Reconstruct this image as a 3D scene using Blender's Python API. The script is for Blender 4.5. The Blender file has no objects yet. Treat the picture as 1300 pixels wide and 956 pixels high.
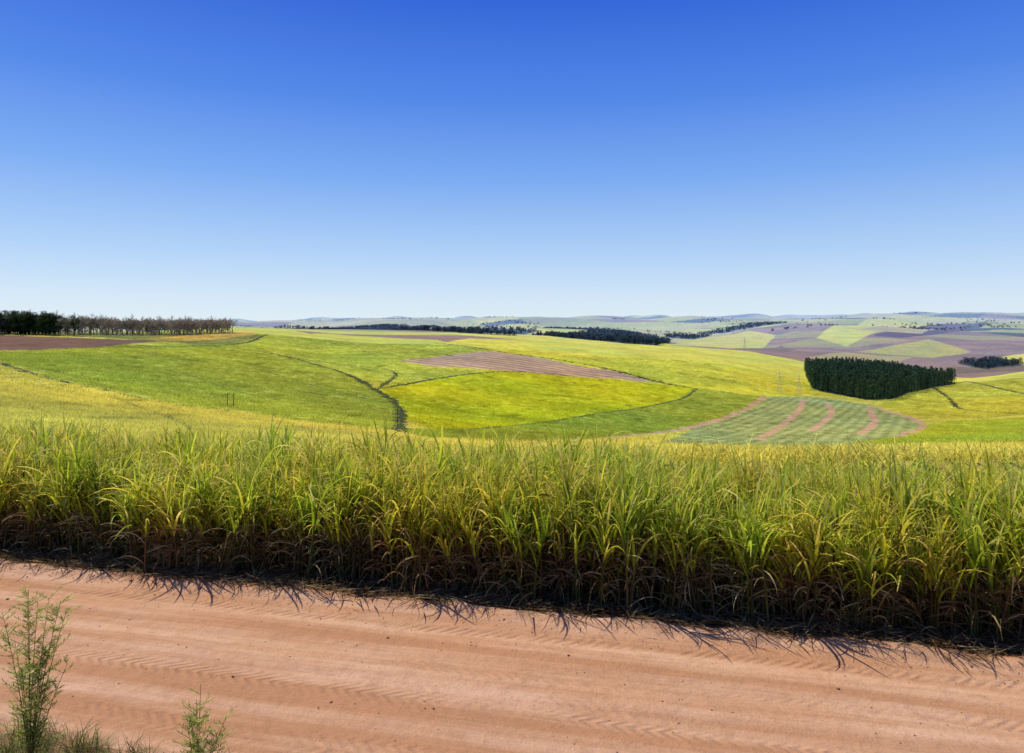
import bpy, numpy as np, math
rng=np.random.default_rng(7)
S=bpy.context.scene
def link(o): S.collection.objects.link(o); return o
# ------------------------------------------------------------------ helpers
def srgb(r,g,b):
    c=np.array([r,g,b])/255.
    return np.where(c<=.04045,c/12.92,((c+.055)/1.055)**2.4)
def vnoise(x,y,seed=0):
    xi=np.floor(x).astype(np.int64); yi=np.floor(y).astype(np.int64); fx=x-xi; fy=y-yi
    fx=fx*fx*(3-2*fx); fy=fy*fy*(3-2*fy)
    def h(a,b):
        n=(a*374761393+b*668265263+seed*1442695041)&0xffffffff
        n=((n^(n>>13))*1274126177)&0xffffffff
        return ((n^(n>>16))&0xffff)/65535.
    return (h(xi,yi)*(1-fx)+h(xi+1,yi)*fx)*(1-fy)+(h(xi,yi+1)*(1-fx)+h(xi+1,yi+1)*fx)*fy-.5
def mesh_np(name,V,F,mat=None,col=None,smooth=False):
    me=bpy.data.meshes.new(name); V=np.asarray(V,np.float32); F=np.asarray(F,np.int32); k=F.shape[1]
    me.vertices.add(len(V)); me.vertices.foreach_set('co',V.ravel())
    me.loops.add(F.size); me.loops.foreach_set('vertex_index',F.ravel())
    me.polygons.add(len(F)); me.polygons.foreach_set('loop_start',np.arange(0,F.size,k,dtype=np.int32))
    me.update(calc_edges=True)
    if smooth: me.polygons.foreach_set('use_smooth',np.ones(len(F),bool))
    if col is not None:
        a=me.color_attributes.new('Col','FLOAT_COLOR','POINT')
        c=np.ones((len(V),4),np.float32); c[:,:3]=col; a.data.foreach_set('color',c.ravel())
    if mat: me.materials.append(mat)
    me.validate()
    return bpy.data.objects.new(name,me)
class MB:
    def __init__(s): s.v=[];s.f=[];s.c=[];s.n=0
    def add(s,v,f,c):
        v=np.asarray(v,float); s.v.append(v); s.f.append(np.asarray(f)+s.n)
        c=np.asarray(c,float); s.c.append(np.broadcast_to(c,(len(v),3)) if c.ndim==1 else c); s.n+=len(v)
    def obj(s,name,mat,smooth=False): return mesh_np(name,np.vstack(s.v),np.vstack(s.f),mat,np.vstack(s.c),smooth)
def tube(mb,pts,rad,c,n=4):
    pts=np.asarray(pts,float); rad=np.broadcast_to(rad,(len(pts),)); 
    d=pts[-1]-pts[0]; d/=np.linalg.norm(d)+1e-9
    a=np.cross(d,[0,0,1.] if abs(d[2])<.9 else [1.,0,0]); a/=np.linalg.norm(a); b=np.cross(d,a)
    an=np.arange(n)*2*math.pi/n
    ring=np.cos(an)[:,None]*a+np.sin(an)[:,None]*b
    v=(pts[:,None,:]+rad[:,None,None]*ring[None]).reshape(-1,3)
    f=[]
    for i in range(len(pts)-1):
        for j in range(n): f.append([i*n+j,i*n+(j+1)%n,(i+1)*n+(j+1)%n,(i+1)*n+j])
    if n==4:
        f.append([0,1,2,3]); e=(len(pts)-1)*4; f.append([e+3,e+2,e+1,e])
    mb.add(v,f,c)
def blades(mb,base,az,th0,L,W,droop,c0,c1,nseg=6,twist=0.3):
    """strip leaves. th0 = angle from vertical, droop = added bend at the tip"""
    N=len(az); t=np.linspace(0,1,nseg+1)
    th=th0[:,None]+droop[:,None]*t[None]**1.7
    ds=(L/nseg)[:,None]
    hx=np.concatenate([np.zeros((N,1)),np.cumsum(np.sin((th[:,1:]+th[:,:-1])/2)*ds,1)],1)
    hz=np.concatenate([np.zeros((N,1)),np.cumsum(np.cos((th[:,1:]+th[:,:-1])/2)*ds,1)],1)
    bend=rng.normal(0,.12,(N,1))*t[None]**2*L[:,None]
    px=base[:,0:1]+hx*np.cos(az)[:,None]-bend*np.sin(az)[:,None]
    py=base[:,1:2]+hx*np.sin(az)[:,None]+bend*np.cos(az)[:,None]
    pz=base[:,2:3]+hz
    w=W[:,None]*np.minimum(1,t*4+.35)[None]*np.clip(1-t,0.02,1)[None]**.55*.5
    tw=rng.normal(0,twist,(N,1))+rng.normal(0,.7,(N,1))*t[None]
    sx=-np.sin(az)[:,None]*np.cos(tw); sy=np.cos(az)[:,None]*np.cos(tw); sz=np.sin(tw)
    A=np.stack([px-sx*w,py-sy*w,pz-sz*w],-1); B=np.stack([px+sx*w,py+sy*w,pz+sz*w],-1)
    V=np.stack([A,B],2).reshape(-1,3)
    k=np.arange(N)[:,None]*(2*(nseg+1))+np.arange(nseg)[None]*2; k=k.ravel()
    F=np.stack([k,k+1,k+3,k+2],-1)
    C=(c0[:,None,:]*(1-t[None,:,None])+c1[:,None,:]*t[None,:,None])
    C=np.repeat(C[:,:,None,:],2,2).reshape(-1,3)
    mb.add(V,F,C)
# ------------------------------------------------------------------ materials
def N(nt,t,**k):
    n=nt.nodes.new(t)
    for a,b in k.items(): setattr(n,a,b)
    return n
def leafmat(name,trans=.4,rough=.5,inst=True,spec=.3):
    m=bpy.data.materials.new(name); m.use_nodes=True; nt=m.node_tree; nt.nodes.clear(); L=nt.links.new
    a=N(nt,'ShaderNodeAttribute',attribute_name='Col'); c=a.outputs['Color']
    if inst:
        b=N(nt,'ShaderNodeAttribute',attribute_name='icol',attribute_type='INSTANCER')
        mx=N(nt,'ShaderNodeMix',data_type='RGBA',blend_type='MULTIPLY'); mx.inputs[0].default_value=1
        L(a.outputs['Color'],mx.inputs[6]); L(b.outputs['Color'],mx.inputs[7]); c=mx.outputs[2]
    tc=N(nt,'ShaderNodeNewGeometry'); nz=N(nt,'ShaderNodeTexNoise'); nz.inputs['Scale'].default_value=3.0; nz.inputs['Detail'].default_value=3
    L(tc.outputs['Position'],nz.inputs['Vector'])
    mr=N(nt,'ShaderNodeMapRange'); mr.inputs[1].default_value=.3; mr.inputs[2].default_value=.7; mr.inputs[3].default_value=.7; mr.inputs[4].default_value=1.25
    L(nz.outputs[0],mr.inputs[0])
    vm=N(nt,'ShaderNodeVectorMath',operation='SCALE'); L(c,vm.inputs[0]); L(mr.outputs[0],vm.inputs['Scale']); c=vm.outputs[0]
    p=N(nt,'ShaderNodeBsdfPrincipled'); L(c,p.inputs['Base Color']); p.inputs['Roughness'].default_value=rough; p.inputs['Specular IOR Level'].default_value=spec
    o=N(nt,'ShaderNodeOutputMaterial')
    if trans>0:
        t=N(nt,'ShaderNodeBsdfTranslucent'); L(c,t.inputs['Color'])
        x=N(nt,'ShaderNodeMixShader'); x.inputs[0].default_value=trans; L(p.outputs[0],x.inputs[1]); L(t.outputs[0],x.inputs[2]); L(x.outputs[0],o.inputs[0])
    else: L(p.outputs[0],o.inputs[0])
    return m
M_cane=leafmat('cane_leaf',.48,.5,spec=.12)
M_crop=leafmat('crop_leaf',.35,.6,spec=.06)
M_tree=leafmat('tree_foliage',.12,.8,spec=.1)
M_weed=leafmat('weed_leaf',.4,.5,inst=False)
M_steel=leafmat('painted_structure',0,.6,inst=False)
# ------------------------------------------------------------------ terrain of the valley (table from image pixel rows)
# rows: bearings (x/y) -0.889 .. 0.778 ; columns: distance in m ; value: fall below camera height in mm per metre, converted from image pixel rows
DIST=np.array([24,30,45,70,110,170,260,400,600,900,1400,2200,3500,6000,10000.])
FALL=np.array([
[190,188,168,137,107,72,44,30,9,10,10,9,6,1,-1],
[190,188,172,145,119,87,52,34,10,11,11,10,6,1,-1],
[190,188,176,153,133,109,72,41,17,8,9,10,6,0,-2],
[190,188,180,162,148,130,100,63,31,8,2,3,2,-3,-4],
[190,188,184,172,158,148,124,89,50,22,11,6,1,-4,-6],
[190,188,186,181,174,164,150,111,63,28,14,10,2,-4,-6],
[190,188,186,184,180,172,161,128,83,41,23,17,6,-4,-8],
[190,188,187,186,183,178,169,142,98,52,33,24,10,-4,-7],
[190,188,187,186,184,179,170,144,109,78,48,28,11,-7,-12],
[190,188,187,185,182,175,163,141,114,81,61,37,13,-8,-13],
[190,188,186,183,180,173,159,136,106,68,56,36,12,-8,-13]],float)
def cr(p0,p1,p2,p3,t): return .5*(2*p1+(p2-p0)*t+(2*p0-5*p1+4*p2-p3)*t*t+(3*p1-p0-3*p2+p3)*t**3)
def zfar(x,y):
    u=x/y
    cu=np.clip((u+0.8889)/0.16667,0,9.999); cy=np.clip(np.interp(np.log(y),np.log(DIST),np.arange(15)),0,13.999)
    i=cu.astype(int); t=cu-i; j=cy.astype(int); s=cy-j
    I=[np.clip(i+k,0,10) for k in(-1,0,1,2)];J=[np.clip(j+k,0,14) for k in(-1,0,1,2)]
    m=cr(*[cr(*[FALL[a,b] for b in J],s) for a in I],t)
    z=4.3-m*y/1000
    k=np.clip((y-1100)/1500,0,1)
    z+=k*y*(vnoise(x/900,y/900,1)*.016+vnoise(x/380,y/420,2)*.007)
    k2=np.clip((y-60)/200,0,1)
    z+=k2*vnoise(x/60,y/60,3)*1.2
    return z
# ------------------------------------------------------------------ fields (corner coordinates in metres)
def P(s): return np.array([[float(q) for q in w.split(',')] for w in s.split()])
def pip(x,y,p):
    ins=np.zeros(len(x),bool); n=len(p)
    b=(x>p[:,0].min())&(x<p[:,0].max())&(y>p[:,1].min())&(y<p[:,1].max())
    ix=np.nonzero(b)[0]; X=x[ix];Y=y[ix]; r=np.zeros(len(ix),bool)
    for i in range(n):
        x1,y1=p[i];x2,y2=p[(i+1)%n]
        if y1==y2: continue
        r^=((y1>Y)!=(y2>Y))&(X<(x2-x1)*(Y-y1)/(y2-y1)+x1)
    ins[ix]=r; return ins
def smoothline(p,n=6):
    q=np.vstack([2*p[0]-p[1],p,2*p[-1]-p[-2]]); out=[]
    for i in range(1,len(q)-2):
        for t in np.arange(n)/n: out.append(cr(q[i-1],q[i],q[i+1],q[i+2],t))
    out.append(p[-1]); return np.array(out)
def dline(x,y,p,w):
    d=np.full(len(x),1e9); p=smoothline(p)
    for a,b in zip(p[:-1],p[1:]):
        m=(x>min(a[0],b[0])-w)&(x<max(a[0],b[0])+w)&(y>min(a[1],b[1])-w)&(y<max(a[1],b[1])+w)
        ix=np.nonzero(m)[0]
        if len(ix)==0: continue
        v=b-a; t=np.clip(((x[ix]-a[0])*v[0]+(y[ix]-a[1])*v[1])/(v@v+1e-9),0,1)
        d[ix]=np.minimum(d[ix],np.hypot(x[ix]-a[0]-t*v[0],y[ix]-a[1]-t*v[1]))
    return d
K=.86
c_near=srgb(212,204,92)*K;c_mid=srgb(178,186,66)*K;c_G=srgb(192,196,72)*K;c_cen=srgb(194,196,34)*K
c_strip=srgb(164,174,58)*K;c_brown=srgb(176,150,120)*K;c_back=srgb(212,207,68)*K;c_terr=srgb(150,160,92)*K
c_low=srgb(182,188,58)*K;c_rh=srgb(198,194,70)*K;c_pur=srgb(146,118,98)*K;c_pale=srgb(198,190,112)*K
c_dark=srgb(66,74,36)*K;c_track=srgb(186,152,116)*K;c_forest=srgb(34,52,36)*K
FIELDS=[
("G","-257,662 -309,896 -343,1343 -113,1074 -23,841 -74,740 -102,644 -35,625 -7,628 -53,533 -81,431 -92,462 -151,543",c_G),
("midleft","-303,363 -279,387 -278,472 -257,662 -176,567 -92,462 -52,325 -32,207 -53,190 -76,196 -88,188 -116,204 -145,221 -195,269 -341,432",c_mid),
("centre","-81,431 -53,533 -7,628 51,660 134,668 169,647 130,556 65,451 16,354 -16,282 -28,238 -44,289",c_cen),
("strip","-34,222 -28,238 -16,282 16,354 65,451 130,556 169,647 224,631 191,555 119,429 62,329 27,267 -2,221 -22,180",c_strip),
("back","-100,951 -69,1234 74,1325 211,1268 358,1289 463,1283 496,1201 411,974 331,788 267,659 227,637 169,647 138,681 99,742 44,797 -9,844",c_back),
("brown","-102,644 -74,740 -23,841 44,797 99,742 138,681 82,668 22,647 -35,625 -76,620",c_brown),
("terrace","227,637 289,667 306,613 283,510 239,412 172,316 135,282 52,262 98,383 137,457 191,555",c_terr),
("lowright","239,412 277,453 334,463 368,466 500,466 300,218 172,218 135,282 172,316",c_low),
("purple","331,1488 510,1540 528,1283 742,1390 671,1024 993,1259 2050,2600 2380,3760 2400,4800 1870,4800 1280,4120",c_pur),
("righthill","363,680 487,827 608,944 763,1057 993,1259 800,900 520,466 368,466 346,479 286,469 288,518 311,608",c_rh),
("plantation","449,1087 564,1238 685,1283 579,922 487,827 368,689 334,669 324,747 331,788",c_forest),
("M","550,2490 860,3440 1370,4110 1280,3450 790,2280 340,1510",c_back*.9),
("N","1290,2980 1890,4100 2710,5300 3060,5100 1610,3140 1210,2560",c_G*1.1),
("O","1520,2980 2610,4520 3350,5110 3080,4530 2020,3310 1550,2840",srgb(84,56,60)*K),
("Pp","1260,1930 1590,2200 1880,2380 1450,1840 1130,1640",c_back),
("Q","3640,5460 5620,7120 2900,3670 3030,4260",c_G),
("X1","620,1500 760,1750 1010,2150 1180,2100 900,1650 760,1480",srgb(172,158,92)*K),
("X2","560,1900 820,2350 1020,2700 900,2250 700,1850",srgb(124,102,78)*K),
("X3","1080,2250 1300,2480 1650,2800 1500,2300 1250,2100",srgb(176,172,72)*K),
("X4","1650,3400 1900,3700 2400,4200 2350,3900 1900,3300",srgb(186,170,104)*K),
("X5","790,1330 980,1560 1150,1640 1080,1420 900,1250",srgb(116,98,66)*K),
("plough","-477,573 -409,566 -340,577 -297,615 -269,457 -286,396 -303,363 -420,420",srgb(120,90,70)*K),
("dry","-325,610 -368,849 -383,1076 -301,821 -296,620",srgb(214,186,92)*K),
]
FIELDS=[(n,P(s),c) for n,s,c in FIELDS]
FOREST=[P(s) for s in (
"-780,2900 -310,2170 -100,1750 40,1700 -60,1850 -240,2300 -600,3100",
"60,2300 240,3120 590,3770 670,3010 300,1440 235,1450 150,1700",
"-1100,3950 -910,4810 -400,3970 -490,2940","230,5210 500,4980 670,4000 180,3950",
"1040,4070 1820,5280 2000,5140 1240,4120","1100,1740 1270,1880 1160,1600 967,1450 835,1157",
"-350,3300 -100,3600 150,3400 0,3000","-900,2600 -700,3000 -560,2700 -650,2450","700,3300 900,3900 1100,3900 820,3200")]
PLANT=FIELDS[10][1]
TRACKS=[(P(s),w,c) for s,w,c in (
("-275,603 -210,592 -151,543 -106,475 -69,389 -52,327 -33,212 -22,180",5.5,c_dark),
("-341,432 -195,269 -145,221 -116,204 -88,188 -76,196 -53,190 -33,199",3.8,c_dark),
("-176,567 -139,569 -91,548 -81,431",3.5,c_dark*1.3),
("-100,951 -9,844 79,786 138,681 169,647",7,c_dark),
("-81,431 -53,533 -7,628 51,660",4,c_dark*1.3),
("-28,238 -16,282 16,354 65,451 130,556 169,647",2.8,c_dark*1.6),
("-2,203 61,324 119,429 178,535 227,637",5.5,c_track),
("259,629 204,509 112,324",4.6,c_track),("275,618 233,517 161,381",4.6,c_track),("293,581 234,458 173,351",4.6,c_track),
("306,613 283,510 239,412 172,316",5.5,c_track),
("505,850 438,711 366,574 357,494",4.5,c_dark),("607,951 505,699 476,604",4,c_dark*1.3),
("-96,176 -69,142 -36,84",2.0,c_dark*1.2),
("-303,363 -286,396 -269,457 -257,662 -309,896",5,c_dark*1.2),
("-278,472 -210,440 -150,430 -100,380 -60,350",3,c_dark*1.8),("-240,330 -200,350 -150,330 -110,290 -60,260",2.4,c_dark*1.9),
("-309,896 -200,850 -110,800 -60,740",5,c_dark*1.9))]
def haze_tint(c,y):  # aerial haze painted into the base colours, bluer with distance
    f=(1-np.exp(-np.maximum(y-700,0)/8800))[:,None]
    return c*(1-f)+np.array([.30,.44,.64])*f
def classify(x,y):
    wob=.004*y
    X=x+wob*vnoise(x/(.03*y+4),y/(.05*y+4),5)*2; Y=y+wob*2*vnoise(x/(.03*y+4)+9,y/(.05*y+4),6)*2
    near=np.tile(c_near,(len(x),1))
    a=.5; xr=X*math.cos(a)+Y*math.sin(a)+vnoise(X/700,Y/700,8)*500; yr=-X*math.sin(a)+Y*math.cos(a)+vnoise(X/700,Y/700,9)*500
    ci=np.floor(xr/430).astype(int); cj=np.floor(yr/330).astype(int)
    h=((ci*73856093)^(cj*19349663))&0xffff; 
    pal=np.array([c_pale,c_G,c_back,c_pale*.8,c_pur,c_mid*.85,srgb(160,160,84)*K,c_forest*1.6])
    far=pal[(h//7)%8]
    k=(y>950)|((x>0)&(y>700))|((x<-200)&(y>600))
    col=np.where(k[:,None],far,near)
    crop=np.ones(len(x)); 
    for n,p,c in FIELDS:
        m=pip(X,Y,p); cc=np.tile(c,(m.sum(),1))
        if n=='brown':
            s=np.sin((x[m]*.35+y[m]*.94+8*vnoise(x[m]/60,y[m]/60,50))*2*math.pi/20)
            cc=cc*(1+.36*s)[:,None]; crop[m]=0
        elif n=='terrace':
            s=np.sin((x[m]*.86-y[m]*.5)*2*math.pi/7); cc=cc*(1+.16*s)[:,None]; crop[m]=.12
        elif n=='purple':
            q=vnoise(xr[m]/160,yr[m]/90,51)[:,None]+.5; cc=cc*(.7+.6*q); cc=np.where(((h[m]//11)%4==0)[:,None],srgb(160,150,84)*K,cc); crop[m]=0
        elif n in('plough','plantation','O') or n[0]=='X': crop[m]=0
        col[m]=cc
    for p in FOREST: m=pip(X,Y,p); col[m]=c_forest; crop[m]=0
    for p,w,c in TRACKS:
        d=dline(x,y,p,w*1.5); d=d+vnoise(x/4,y/4,11)*w*.6; m=d<w/2; col[m]=c; crop[m]=0
    v=1+.28*vnoise(x/45,y/45,12)+.22*vnoise(x/14,y/18,13)+.16*vnoise(x/5,y/5,14)*(y<900)
    rows=np.sin((x*.5+y*.87+10*vnoise(x/80,y/80,16))*2*math.pi/9)*.06*np.clip(1.2-y/1000,0,1)
    col=col*(v+rows)[:,None]
    gap=(vnoise(x/9,y/13,17)>.36)&(y<1000)&(crop>.9); col[gap]*=.72
    yel=(vnoise(x/70,y/90,15)*.3)[:,None]; col=col*(1+yel*np.array([1,.2,-.8]))
    return haze_tint(np.clip(col,0.005,1),y),crop
def uvals():
    a=np.linspace(-.82,.82,980); l=-np.geomspace(1.7,.83,50); r=np.geomspace(.83,1.7,50)
    return np.concatenate([l,a,r])
U=uvals(); Yd=np.concatenate([[25.0],np.geomspace(27,12500,760)])
yy,uu=np.meshgrid(Yd,U,indexing='ij'); x=(uu*yy).ravel(); y=yy.ravel(); z=zfar(x,y)
z[:len(U)]-=2.6
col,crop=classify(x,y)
nr,nc=len(Yd),len(U); k=(np.arange(nr-1)[:,None]*nc+np.arange(nc-1)[None]).ravel()
F=np.stack([k,k+1,k+nc+1,k+nc],-1)
# field material
m=bpy.data.materials.new('crop_fields'); m.use_nodes=True; nt=m.node_tree; L=nt.links.new; p=nt.nodes['Principled BSDF']
a=N(nt,'ShaderNodeAttribute',attribute_name='Col'); g=N(nt,'ShaderNodeNewGeometry')
n1=N(nt,'ShaderNodeTexNoise'); n1.inputs['Scale'].default_value=.9; n1.inputs['Detail'].default_value=6; n1.inputs['Roughness'].default_value=.7
n2=N(nt,'ShaderNodeTexNoise'); n2.inputs['Scale'].default_value=.12; n2.inputs['Detail'].default_value=6; n2.inputs['Roughness'].default_value=.75
L(g.outputs['Position'],n1.inputs['Vector']);L(g.outputs['Position'],n2.inputs['Vector'])
ad=N(nt,'ShaderNodeMath',operation='ADD');L(n1.outputs[0],ad.inputs[0]);L(n2.outputs[0],ad.inputs[1])
mr=N(nt,'ShaderNodeMapRange');mr.inputs[1].default_value=.7;mr.inputs[2].default_value=1.3;mr.inputs[3].default_value=.5;mr.inputs[4].default_value=1.48;L(ad.outputs[0],mr.inputs[0])
vm=N(nt,'ShaderNodeVectorMath',operation='SCALE');L(a.outputs['Color'],vm.inputs[0]);L(mr.outputs[0],vm.inputs['Scale']);L(vm.outputs[0],p.inputs['Base Color'])
p.inputs['Roughness'].default_value=.9;p.inputs['Specular IOR Level'].default_value=.05
bp=N(nt,'ShaderNodeBump');bp.inputs['Strength'].default_value=.5;bp.inputs['Distance'].default_value=.6;L(n1.outputs[0],bp.inputs['Height']);L(bp.outputs[0],p.inputs['Normal'])
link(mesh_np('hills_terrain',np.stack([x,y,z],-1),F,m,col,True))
# ------------------------------------------------------------------ near ground with the dirt road
EX=np.array([.9736,-.2283]); EN=np.array([.2283,.9736])
def znear(x,y):
    s=x*EN[0]+y*EN[1]; r=x*EX[0]+y*EX[1]
    z=.02*vnoise(x/1.5,y/1.5,20)+.014*vnoise(x/.5,y/.5,21)+.007*vnoise(x/.2,y/.2,22)
    for c,w in((7.15,.28),(8.75,.3),(7.9,.2),(9.6,.22)): z-=.03*np.exp(-((s-c-.2*vnoise(r/3,c+r*0,23))/w)**2)*(1+vnoise(r/1.7,c+r*0,28))
    z+=.09*np.exp(-((s-10.3-.1*vnoise(r/2,0*r,24))/.22)**2)*(1+vnoise(x/.4,y/.4,25))
    z+=.07*np.clip((6.5+.5*vnoise(r/1.2,0*r,26)-s)/.5,0,1)*(1+.6*vnoise(x/.3,y/.3,27))
    t=np.clip(s-11.8,0,None); z-=.215*(t-1.2*(1-np.exp(-t/1.2)))
    return z
def grid(xs,ys):
    X,Y=np.meshgrid(xs,ys); X=X.ravel();Y=Y.ravel(); n=len(xs)
    k=(np.arange(len(ys)-1)[:,None]*n+np.arange(n-1)[None]).ravel()
    return X,Y,np.stack([k,k+1,k+n+1,k+n],-1)
xs=np.concatenate([np.linspace(-45,-12,60)[:-1],np.linspace(-12,12,520),np.linspace(12,45,60)[1:]])
ys=np.concatenate([np.linspace(-30,5.5,60)[:-1],np.linspace(5.5,14,260),np.linspace(14,40,60)[1:]])
X,Y,F=grid(xs,ys)
m=bpy.data.materials.new('dirt'); m.use_nodes=True; nt=m.node_tree; L=nt.links.new; p=nt.nodes['Principled BSDF']
g=N(nt,'ShaderNodeNewGeometry')
def dot(v):
    d=N(nt,'ShaderNodeVectorMath',operation='DOT_PRODUCT'); L(g.outputs['Position'],d.inputs[0]); d.inputs[1].default_value=v; return d.outputs['Value']
s_=dot((.2283,.9736,0)); r_=dot((.9736,-.2283,0))
def comb(a,b,sa,sb):
    c=N(nt,'ShaderNodeCombineXYZ')
    for v,s,i in((a,sa,0),(b,sb,1)):
        q=N(nt,'ShaderNodeMath',operation='MULTIPLY'); L(v,q.inputs[0]); q.inputs[1].default_value=s; L(q.outputs[0],c.inputs[i])
    return c.outputs[0]
def noise(vec,sc,det=4,ro=.55):
    q=N(nt,'ShaderNodeTexNoise'); q.inputs['Scale'].default_value=sc; q.inputs['Detail'].default_value=det; q.inputs['Roughness'].default_value=ro; L(vec,q.inputs['Vector']); return q.outputs[0]
def mrange(v,a,b,c,d):
    q=N(nt,'ShaderNodeMapRange'); L(v,q.inputs[0])
    for i,t in enumerate((a,b,c,d)): q.inputs[i+1].default_value=t
    return q.outputs[0]
def math_(op,a,b):
    q=N(nt,'ShaderNodeMath',operation=op)
    for i,t in enumerate((a,b)):
        if isinstance(t,(int,float)): q.inputs[i].default_value=t
        else: L(t,q.inputs[i])
    return q.outputs[0]
def mixc(f,a,b):
    q=N(nt,'ShaderNodeMix',data_type='RGBA')
    if isinstance(f,float): q.inputs[0].default_value=f
    else: L(f,q.inputs[0])
    for i,t in((6,a),(7,b)):
        if isinstance(t,tuple): q.inputs[i].default_value=(*t,1)
        else: L(t,q.inputs[i])
    return q.outputs[2]
streak=noise(comb(r_,s_,.12,2.6),1,5,.6); blot=noise(g.outputs['Position'],.7,6,.6); grit=noise(g.outputs['Position'],30,5,.75); mid=noise(g.outputs['Position'],5,5,.65)
fine=noise(comb(r_,s_,.5,8),1,4,.6)
c=mixc(mrange(streak,.38,.62,0,1),(.44,.22,.105),(.63,.385,.23))
c=mixc(mrange(blot,.4,.7,0,.6),c,(.52,.26,.125))
c=mixc(mrange(fine,.5,.72,0,.32),c,(.39,.19,.092))
c=mixc(mrange(mid,.5,.75,0,.45),c,(.36,.17,.085))
c=mixc(mrange(grit,.55,.8,0,.6),c,(.27,.135,.07))
# soil under the cane, painted dark out to the cane's shadow edge; verge
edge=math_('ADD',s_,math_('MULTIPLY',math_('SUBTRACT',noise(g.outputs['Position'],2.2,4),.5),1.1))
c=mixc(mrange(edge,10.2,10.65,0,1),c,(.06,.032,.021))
verge=mrange(edge,6.25,5.9,0,1)
c=mixc(verge,c,mixc(mrange(mid,.4,.6,0,1),(.26,.14,.08),(.20,.17,.07)))
# tyre tread marks inside wheel paths
wv=N(nt,'ShaderNodeTexWave',wave_type='BANDS',bands_direction='X'); wv.inputs['Scale'].default_value=1.9; wv.inputs['Distortion'].default_value=2.2; wv.inputs['Detail'].default_value=3; wv.inputs['Detail Scale'].default_value=2
zig=math_('ABSOLUTE',math_('SUBTRACT',math_('FRACT',math_('MULTIPLY',s_,2.2),0),.5),0)
cx=N(nt,'ShaderNodeCombineXYZ'); L(math_('ADD',r_,math_('MULTIPLY',zig,.5)),cx.inputs[0]); L(math_('MULTIPLY',s_,.4),cx.inputs[1]); L(cx.outputs[0],wv.inputs['Vector'])
pathm=math_('MULTIPLY',mrange(noise(comb(r_,s_,.05,1.6),1,2),.5,.6,0,1),mrange(blot,.4,.55,0.15,1))
tread=math_('MULTIPLY',math_('MULTIPLY',wv.outputs[0],pathm),mrange(edge,9.9,9.6,0,1))
c=mixc(math_('MULTIPLY',tread,.24),c,(.30,.15,.08))
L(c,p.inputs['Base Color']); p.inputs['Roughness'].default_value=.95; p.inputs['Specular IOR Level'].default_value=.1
h=math_('ADD',math_('MULTIPLY',grit,.3),math_('ADD',math_('MULTIPLY',mid,.7),math_('ADD',math_('MULTIPLY',tread,-.4),math_('ADD',math_('MULTIPLY',fine,.4),math_('MULTIPLY',streak,.8)))))
bp=N(nt,'ShaderNodeBump'); bp.inputs['Strength'].default_value=.85; bp.inputs['Distance'].default_value=.05; L(h,bp.inputs['Height']); L(bp.outputs[0],p.inputs['Normal'])
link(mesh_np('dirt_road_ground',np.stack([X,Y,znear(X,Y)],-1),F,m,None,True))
# ------------------------------------------------------------------ scatter
def scatter(name,pos,rot,scl,icol,objs):
    coll=bpy.data.collections.new(name+'_parts')
    for o in objs: coll.objects.link(o)
    me=bpy.data.meshes.new(name); n=len(pos); me.vertices.add(n); me.vertices.foreach_set('co',np.asarray(pos,np.float32).ravel())
    for nm,ar in(('rot',rot),('scl',scl)):
        a=me.attributes.new(nm,'FLOAT_VECTOR','POINT'); a.data.foreach_set('vector',np.asarray(ar,np.float32).ravel())
    a=me.attributes.new('icol','FLOAT_COLOR','POINT'); c=np.ones((n,4),np.float32); c[:,:3]=icol; a.data.foreach_set('color',c.ravel())
    o=link(bpy.data.objects.new(name,me)); ng=bpy.data.node_groups.new(name,'GeometryNodeTree')
    ng.interface.new_socket('Geometry',in_out='INPUT',socket_type='NodeSocketGeometry'); ng.interface.new_socket('Geometry',in_out='OUTPUT',socket_type='NodeSocketGeometry')
    gi=N(ng,'NodeGroupInput');go=N(ng,'NodeGroupOutput');ip=N(ng,'GeometryNodeInstanceOnPoints');ci=N(ng,'GeometryNodeCollectionInfo')
    ci.inputs['Collection'].default_value=coll; ci.inputs['Separate Children'].default_value=True; ci.inputs['Reset Children'].default_value=True
    l=ng.links.new; l(gi.outputs[0],ip.inputs['Points']); l(ci.outputs[0],ip.inputs['Instance']); ip.inputs['Pick Instance'].default_value=True
    na=N(ng,'GeometryNodeInputNamedAttribute',data_type='FLOAT_VECTOR'); na.inputs['Name'].default_value='rot'
    nb=N(ng,'GeometryNodeInputNamedAttribute',data_type='FLOAT_VECTOR'); nb.inputs['Name'].default_value='scl'
    e=N(ng,'FunctionNodeEulerToRotation'); l(na.outputs[0],e.inputs[0]); l(e.outputs[0],ip.inputs['Rotation']); l(nb.outputs[0],ip.inputs['Scale'])
    l(ip.outputs[0],go.inputs[0]); md=o.modifiers.new('scatter','NODES'); md.node_group=ng
    return o
def rots(n,tilt=.0):
    r=np.zeros((n,3)); r[:,2]=rng.uniform(0,6.283,n); r[:,:2]=rng.normal(0,tilt,(n,2)); return r
def R(a,b,n): return rng.uniform(a,b,n)
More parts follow.
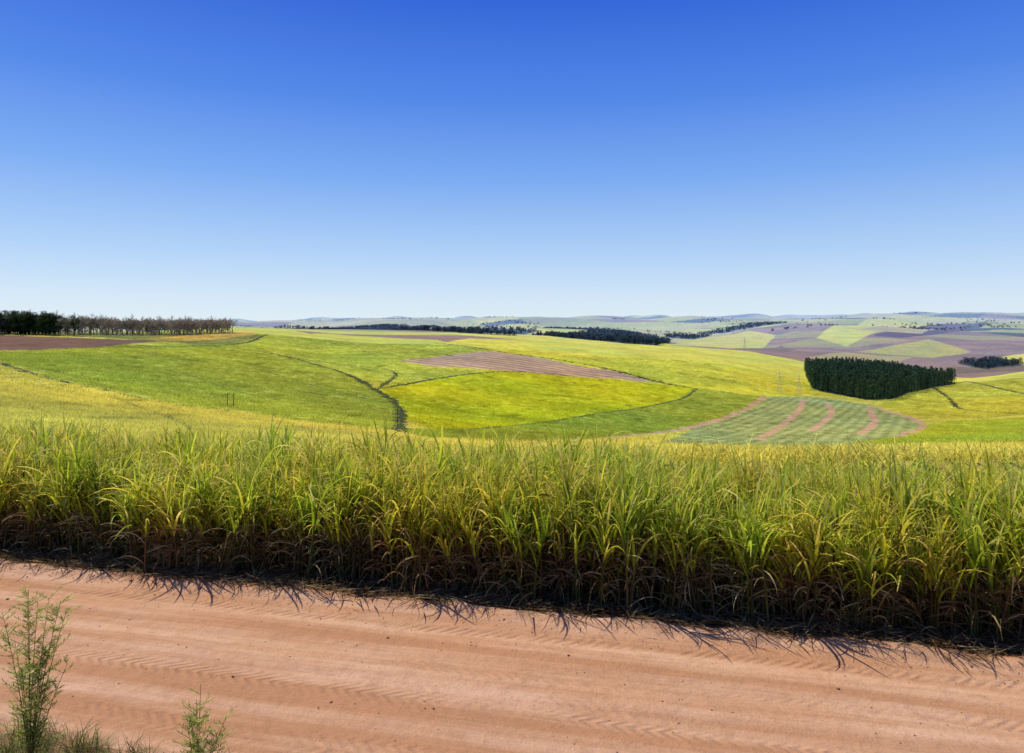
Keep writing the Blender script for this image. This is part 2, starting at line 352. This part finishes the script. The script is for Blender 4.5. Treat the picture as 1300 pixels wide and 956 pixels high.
# --- sugar cane clumps
def cane_clump(i):
    mb=MB(); ns=9
    for k in range(ns):
        bx,by=rng.normal(0,.17,2); H=R(1.0,1.68,1)[0]; lx,ly=rng.normal(0,.15,2)
        P_=[(bx+lx*t*t,by+ly*t*t,H*t) for t in np.linspace(0,1,5)]
        tube(mb,P_,[.018,.018,.016,.014,.01],srgb(*( (138,110,66) if rng.random()<.6 else (126,122,58)))*.8,4)
        P_=np.array(P_)
        n=rng.integers(9,13); tt=R(.5,1.0,n); base=np.stack([np.interp(tt,np.linspace(0,1,5),P_[:,j]) for j in range(3)],-1)
        g=np.array([srgb(146,166,34),srgb(170,186,42),srgb(194,196,52),srgb(104,134,32)])[rng.integers(0,4,n)]
        tip=np.array([srgb(240,224,88),srgb(206,208,66),srgb(240,216,126),srgb(170,188,54)])[rng.integers(0,4,n)]
        blades(mb,base,R(0,6.283,n),R(.06,.55,n),R(.6,1.15,n),R(.034,.06,n),R(.2,2.0,n),g,tip,7)
        blades(mb,P_[-1:].repeat(2,0),R(0,6.28,2),R(.0,.15,2),R(.6,.95,2),R(.02,.035,2),R(.1,.6,2),g[:2],tip[:2],5)
        n=9; tt=R(.12,.8,n); base=np.stack([np.interp(tt,np.linspace(0,1,5),P_[:,j]) for j in range(3)],-1)
        d=np.array([srgb(186,152,100),srgb(150,114,70),srgb(112,82,54),srgb(214,188,138)])[rng.integers(0,4,n)]*.9
        blades(mb,base,R(0,6.283,n),R(.5,1.5,n),R(.35,.8,n),R(.015,.035,n),R(1.0,2.2,n),d,d*.85,5,.8)
    return mb.obj('cane_clump',M_cane,True)
clumps=[cane_clump(i) for i in range(10)]
pts=[]
srow=11.2
while srow<27:
    st=.36 if srow<14.5 else (.5 if srow<19 else .7)
    r=np.arange(-30 if srow<15 else -38,30 if srow<15 else 38,st); r=r+R(-.15,.15,len(r)); s=srow+rng.normal(0,.15,len(r))
    pts.append(np.stack([r*EX[0]+s*EN[0],r*EX[1]+s*EN[1]],-1)); srow+=.75 if srow<14.5 else 1.0
pts=np.vstack(pts); n=len(pts); rng.shuffle(pts)
sc=R(.78,1.07,n)*(1+.16*vnoise(pts[:,0]/2.5,pts[:,1]/2.5,40))
b=1+.34*vnoise(pts[:,0]/2,pts[:,1]/2,41)
ic=np.stack([b*R(.86,1.15,n),b,b*R(.8,1.1,n)],-1)
scatter('sugar_cane_crop',np.stack([pts[:,0],pts[:,1],znear(pts[:,0],pts[:,1])-.02],-1),rots(n,.05),np.stack([sc,sc,sc*R(.92,1.08,n)],-1),ic,clumps)
# --- cane canopy tufts across the valley fields
def tuft(w,h,n,bw):
    mb=MB(); base=np.stack([rng.normal(0,w/3,n),rng.normal(0,w/3,n),R(-.35,.0,n)],-1)
    v=R(.75,1.2,n)[:,None]
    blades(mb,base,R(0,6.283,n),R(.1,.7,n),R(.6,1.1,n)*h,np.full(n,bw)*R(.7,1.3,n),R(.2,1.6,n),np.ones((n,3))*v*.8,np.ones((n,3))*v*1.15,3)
    return mb.obj('crop_tuft',M_crop,True)
tA=[tuft(1.5,1.0,34,.07) for i in range(5)]; tB=[tuft(4.5,1.2,60,.2) for i in range(5)]
def polar_pts(n,y0,y1,p=1.0):
    q=R(0,1,n); yq=(y0**(2*p)+q*(y1**(2*p)-y0**(2*p)))**(1/(2*p)); u=R(-.85,.85,n); return u*yq,yq
def croppts(name,n,y0,y1,objs,smul,p=1.0):
    x,y=polar_pts(n,y0,y1,p); c,cp=classify(x,y); m=(rng.random(n)<cp); x,y,c=x[m],y[m],c[m]; n=m.sum()
    s=R(.7,1.25,n)*smul
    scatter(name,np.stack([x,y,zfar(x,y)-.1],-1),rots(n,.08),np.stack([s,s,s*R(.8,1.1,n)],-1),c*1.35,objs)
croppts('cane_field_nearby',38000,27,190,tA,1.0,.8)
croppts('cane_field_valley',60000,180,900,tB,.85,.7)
# --- trees
def conifer():
    mb=MB(); tube(mb,[(0,0,0),(0,0,9),(0,0,15)],[.35,.2,.05],srgb(90,75,60)*.5)
    n=420; t=R(0,1,n)**.8; zz=3+t*14; rr=(1-t)**.8*3.0*R(.5,1,n)+.2; a=R(0,6.28,n)
    base=np.stack([rr*np.cos(a)*.6,rr*np.sin(a)*.6,zz],-1); v=R(.45,1.5,n)[:,None]
    blades(mb,base,a,R(.7,1.5,n),R(.8,1.9,n),R(.35,.8,n),R(-.6,.8,n),np.ones((n,3))*v*.8,np.ones((n,3))*v,2,1.0)
    return mb.obj('conifer',M_tree)
def broadleaf():
    mb=MB(); tube(mb,[(0,0,0),(.2,0,4),(0,.2,10),(.3,0,16)],[.45,.35,.25,.08],srgb(95,80,62)*.5)
    cl=[(rng.normal(0,2.6),rng.normal(0,2.6),R(3.5,17,1)[0],R(1.3,2.8,1)[0]) for _ in range(26)]
    for cx_,cy_,cz_,r in cl:
        tube(mb,[(0,0,cz_*.6),(cx_*.6,cy_*.6,cz_*.9),(cx_,cy_,cz_)],[.14,.1,.04],srgb(95,80,62)*.5)
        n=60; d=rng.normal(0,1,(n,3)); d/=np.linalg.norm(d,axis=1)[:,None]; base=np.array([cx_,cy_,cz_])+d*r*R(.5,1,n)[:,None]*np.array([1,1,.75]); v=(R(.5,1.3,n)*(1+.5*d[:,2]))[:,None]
        blades(mb,base,R(0,6.28,n),R(.3,2.4,n),R(.5,1.1,n),R(.35,.7,n),R(-.5,.8,n),np.ones((n,3))*v,np.ones((n,3))*v,2,1.2)
    return mb.obj('broadleaf',M_tree)
def bare():
    mb=MB(); bc=np.array([1.,1,1])
    def grow(p,d,l,r,lev):
        q=p+d*l; mid_=(p+q)/2+rng.normal(0,.06*l,3); tube(mb,[p,mid_,q],[r,r*.8,r*.6],bc*(.7+.5*rng.random()),4)
        if lev>=5: return
        for i in range(3 if lev<4 else 4):
            nd=d+rng.normal(0,.45,3); nd[2]+=.12; nd/=np.linalg.norm(nd); grow(q if i else mid_,nd,l*R(.65,.88,1)[0],max(r*.55,.04),lev+1)
    grow(np.zeros(3),np.array([0,0,1.]),2.4,.28,0)
    return mb.obj('bare_tree',M_tree)
con=[conifer() for _ in range(4)]; brd=[broadleaf() for _ in range(4)]; bar=[bare() for _ in range(5)]
def polypts(p,sp):
    lo=p.min(0);hi=p.max(0); gx,gy=np.meshgrid(np.arange(lo[0],hi[0],sp),np.arange(lo[1],hi[1],sp)); gx=gx.ravel()+R(-.4,.4,gx.size)*sp; gy=gy.ravel()+R(-.4,.4,gy.size)*sp
    m=pip(gx,gy,p); return np.stack([gx[m],gy[m]],-1)
def trees(name,q,c,s0,s1,objs,sink=.5,wide=1.0):
    n=len(q); s=R(s0,s1,n); b=R(.7,1.25,n)[:,None]
    scatter(name,np.stack([q[:,0],q[:,1],zfar(q[:,0],q[:,1])-sink],-1),rots(n,.02),np.stack([s*wide,s*wide,s],-1),haze_tint(c*b,q[:,1]),objs)
q=polypts(PLANT,8.5); trees('pine_plantation',q,srgb(76,104,66)*.9,.8,1.2,con)
q=np.vstack([polypts(p,24 if p[:,1].mean()<2400 else 38) for p in FOREST]); trees('distant_forest',q,srgb(50,74,72)*.9,.6,1.0,con+brd,1,2.2)
q=polypts(P("1500,3600 1900,4800 2500,6200 2600,6000 1900,4000"),160)
q2=np.stack([R(-2500,4500,90),R(3600,7500,90)],-1); q2=np.repeat(q2,10,0)+rng.normal(0,1,(900,2))*np.array([90,25]); trees('hilltop_trees',np.vstack([q,q2]),srgb(50,70,60)*.9,.45,.8,brd,1,1.8)
nE=110; t=R(0,1,nE); q=np.stack([-480+t*88,545+t*66],-1)+rng.normal(0,7,(nE,2)); trees('evergreen_tree_row',q,srgb(62,82,42)*.95,.85,1.2,brd)
nB=190; t=np.linspace(0,1,nB)**.9; q=np.stack([-424+t*74,580+t*292],-1)+rng.normal(0,4,(nB,2)); trees('bare_tree_row',q,srgb(198,180,154)*.9,1.75,2.5,bar,.5,.95)
# --- roadside litter, stones and verge grass
def litter():
    mb=MB(); n=9; d=np.array([srgb(165,138,92),srgb(130,100,62),srgb(190,168,120)])[rng.integers(0,3,n)]*.7
    blades(mb,np.stack([rng.normal(0,.12,n),rng.normal(0,.12,n),R(.005,.04,n)],-1),R(0,6.28,n),R(1.35,1.6,n),R(.15,.5,n),R(.01,.025,n),R(-.15,.2,n),d,d,4,.3); return mb.obj('dry_leaves',M_crop,True)
lit=[litter() for _ in range(4)]; n=1600; r=R(-16,16,n); s=10.35+np.abs(rng.normal(0,.55,n)); q=r[:,None]*EX+s[:,None]*EN
scatter('fallen_cane_leaves',np.stack([q[:,0],q[:,1],znear(q[:,0],q[:,1])+.01],-1),rots(n,.1),np.ones((n,3))*R(.6,1.2,n)[:,None],np.ones((n,3)),lit)
def stone():
    mb=MB(); v=[];a=np.linspace(0,6.283,7)[:-1]
    for h,rr in((-.4,.6),(.1,1),(.5,.6)): v+= [(math.cos(t)*rr*R(.8,1.2,1)[0],math.sin(t)*rr*R(.7,1.1,1)[0],h) for t in a]
    f=[(i*6+j,i*6+(j+1)%6,(i+1)*6+(j+1)%6,(i+1)*6+j) for i in range(2) for j in range(6)]+[(12,13,14,15),(12,15,16,17)]; mb.add(v,f,srgb(205,155,120)*.8); return mb.obj('stone',M_crop,True)
n=2000; r=R(-12,12,n); s=np.where(rng.random(n)<.7,10.25+rng.normal(0,.25,n),R(5.5,10.4,n)); q=r[:,None]*EX+s[:,None]*EN; ss=R(.004,.014,n)*(1+1.2*(rng.random(n)<.05))
scatter('gravel_stones',np.stack([q[:,0],q[:,1],znear(q[:,0],q[:,1])+.001],-1),rots(n,.3),np.repeat(ss[:,None],3,1),np.ones((n,3))*R(.7,1.1,n)[:,None],[stone() for _ in range(3)])
def grass():
    mb=MB(); n=28; g=np.array([srgb(135,145,56),srgb(175,155,90),srgb(100,120,44)])[rng.integers(0,3,n)]*.8
    blades(mb,np.stack([rng.normal(0,.05,n),rng.normal(0,.05,n),np.zeros(n)],-1),R(0,6.28,n),R(.1,.9,n),R(.08,.28,n),R(.004,.009,n),R(.2,1.4,n),g*.8,g,4,.3); return mb.obj('grass_tuft',M_crop,True)
n=900; r=R(-14,8,n); s=6.0-np.abs(rng.normal(0,.8,n)); q=r[:,None]*EX+s[:,None]*EN
scatter('verge_grass',np.stack([q[:,0],q[:,1],znear(q[:,0],q[:,1])],-1),rots(n,.1),np.ones((n,3))*R(.5,1.2,n)[:,None],np.ones((n,3))*R(.7,1.2,n)[:,None],[grass() for _ in range(4)])
# --- feathery roadside weeds
def weed(x,y,H,ns,spread):
    mb=MB()
    for k in range(ns):
        a=R(0,6.28,1)[0]; le=R(.05,.3,1)[0]*spread; h=H*R(.6,1,1)[0]
        tt=np.linspace(0,1,7); P_=np.stack([math.cos(a)*le*h*tt**1.5+rng.normal(0,.03)*tt,math.sin(a)*le*h*tt**1.5,h*tt],-1)
        tube(mb,P_,np.linspace(.006,.002,7),srgb(140,130,64)*.8)
        nb=int(h*19)
        for b_ in range(nb):
            t0=R(.25,1,1)[0]; o=np.array([np.interp(t0,tt,P_[:,j]) for j in range(3)]); ba=R(0,6.28,1)[0]; bl=R(.10,.24,1)[0]*(1.2-.6*t0)
            d=np.array([math.cos(ba),math.sin(ba),R(.3,1.1,1)[0]]); d/=np.linalg.norm(d); e=o+d*bl; tube(mb,[o,e],[.002,.001],srgb(120,125,50)*.8)
            nl=18; f=np.repeat(np.linspace(.15,1,nl//2),2); side=np.tile([1.3,-1.3],nl//2); base=o+d*bl*f[:,None]
            c=np.array([srgb(166,178,68),srgb(210,202,104),srgb(130,150,56)])[rng.integers(0,3,nl)]
            blades(mb,base,ba+side*R(.6,1.1,nl),R(.7,1.3,nl),R(.022,.05,nl),R(.008,.014,nl),R(0,.5,nl),c,c*1.1,2,.4)
    o=link(mb.obj('roadside_weed',M_weed)); o.location=(x,y,float(znear(np.array([x]),np.array([y]))[0])-.01)
weed(-4.45,6.55,1.72,12,1.1); weed(-2.75,6.2,1.06,7,1.3)
# --- pylons and poles
gal=srgb(185,188,184)*.8
def pylon(x,y,H,th):
    mb=MB(); w0=H*.11; w1=H*.02; lv=np.linspace(0,.78,6); wd=lambda t:w0+(w1-w0)*min(t/.78,1)
    cs=[(-1,-1),(1,-1),(1,1),(-1,1)]
    for a,b in zip(lv[:-1],lv[1:]):
        for i in range(4):
            c0=np.array(cs[i]);c1=np.array(cs[(i+1)%4])
            p0=(*(c0*wd(a)),a*H);p1=(*(c0*wd(b)),b*H);p2=(*(c1*wd(b)),b*H);p3=(*(c1*wd(a)),a*H)
            tube(mb,[p0,p1],th,gal);tube(mb,[p0,p2],th*.6,gal);tube(mb,[p3,p1],th*.6,gal);tube(mb,[p1,p2],th*.6,gal)
    for c0 in cs: tube(mb,[(c0[0]*w1,c0[1]*w1,.78*H),(0,0,H)],th,gal)
    for h,a in((.78,.2),(.86,.15)):
        for sg in(-1,1): tube(mb,[(0,0,h*H+.03*H),(sg*a*H,0,h*H)],th*.8,gal);tube(mb,[(0,0,h*H-.01*H),(sg*a*H,0,h*H)],th*.8,gal);tube(mb,[(sg*a*H,0,h*H),(sg*a*H,0,h*H-.06*H)],th*.7,gal*.5)
    o=link(mb.obj('electricity_pylon',M_steel)); o.location=(x,y,float(zfar(np.array([float(x)]),np.array([float(y)]))[0])-1)
pylon(254,673,22,.055);pylon(270,667,22,.055);pylon(-370,2570,40,.2);pylon(110,3240,44,.25);pylon(660,2010,34,.12)
def pole(x,y,H,dbl):
    mb=MB(); wc=srgb(90,78,66)*.6
    for dx in((-.9,.9) if dbl else (0,)): tube(mb,[(dx,0,0),(dx,0,H)],[.12,.08],wc)
    tube(mb,[(-1.5,0,H*.9),(1.5,0,H*.9)],.06,wc)
    for dx in(-1.4,0,1.4): tube(mb,[(dx,0,H*.9),(dx,0,H*.9+.35)],.06,srgb(200,200,200)*.6)
    o=link(mb.obj('utility_pole',M_steel)); o.location=(x,y,float(zfar(np.array([float(x)]),np.array([float(y)]))[0])-1.5)
pole(-83,209,6.0,True);pole(-35,217,8.0,False)
# ------------------------------------------------------------------ light, sky
SA=math.radians(-60); SE=math.radians(51)
d=np.array([math.sin(SA)*math.cos(SE),math.cos(SA)*math.cos(SE),math.sin(SE)])
from mathutils import Vector
ld=bpy.data.lights.new('sun','SUN'); ld.energy=5.0; ld.angle=math.radians(.5); ld.color=(1,.94,.83)
lo=link(bpy.data.objects.new('sun',ld)); lo.rotation_euler=Vector(d).to_track_quat('Z','Y').to_euler()
w=bpy.data.worlds.new('World');S.world=w;w.use_nodes=True;nt=w.node_tree;L=nt.links.new
s=N(nt,'ShaderNodeTexSky');s.sky_type='NISHITA';s.sun_disc=False;s.sun_elevation=SE;s.sun_rotation=SA;s.altitude=800;s.dust_density=.3;s.ozone_density=3
tc=N(nt,'ShaderNodeTexCoord');sp=N(nt,'ShaderNodeSeparateXYZ');L(tc.outputs['Generated'],sp.inputs[0])
cr_=N(nt,'ShaderNodeValToRGB');L(sp.outputs[2],cr_.inputs[0]);el=cr_.color_ramp.elements
stops=[(0,(226,240,248)),(.035,(214,233,250)),(.1,(178,211,250)),(.2,(124,173,245)),(.3,(80,136,236)),(.42,(42,98,219)),(1,(18,50,150))]
el[0].position=0;el[1].position=1
for ps,c in stops[1:-1]: el.new(ps)
for i,(ps,c) in enumerate(stops): el[i].position=ps; el[i].color=(*srgb(*c),1)
sc_=N(nt,'ShaderNodeVectorMath',operation='SCALE');L(cr_.outputs[0],sc_.inputs[0]);sc_.inputs['Scale'].default_value=10
mx=N(nt,'ShaderNodeMix',data_type='RGBA');mx.inputs[0].default_value=.9;L(s.outputs[0],mx.inputs[6]);L(sc_.outputs[0],mx.inputs[7])
L(mx.outputs[2],nt.nodes['Background'].inputs[0]);nt.nodes['Background'].inputs[1].default_value=.1
S.view_settings.view_transform='Standard';S.view_settings.look='None'
cd=bpy.data.cameras.new('camera');c=link(bpy.data.objects.new('camera',cd));S.camera=c
c.location=(0,0,4.3);c.rotation_euler=(math.pi/2,0,0);cd.sensor_width=36;cd.lens=24.92;cd.shift_y=-.0485;cd.clip_end=40000;cd.clip_start=.1
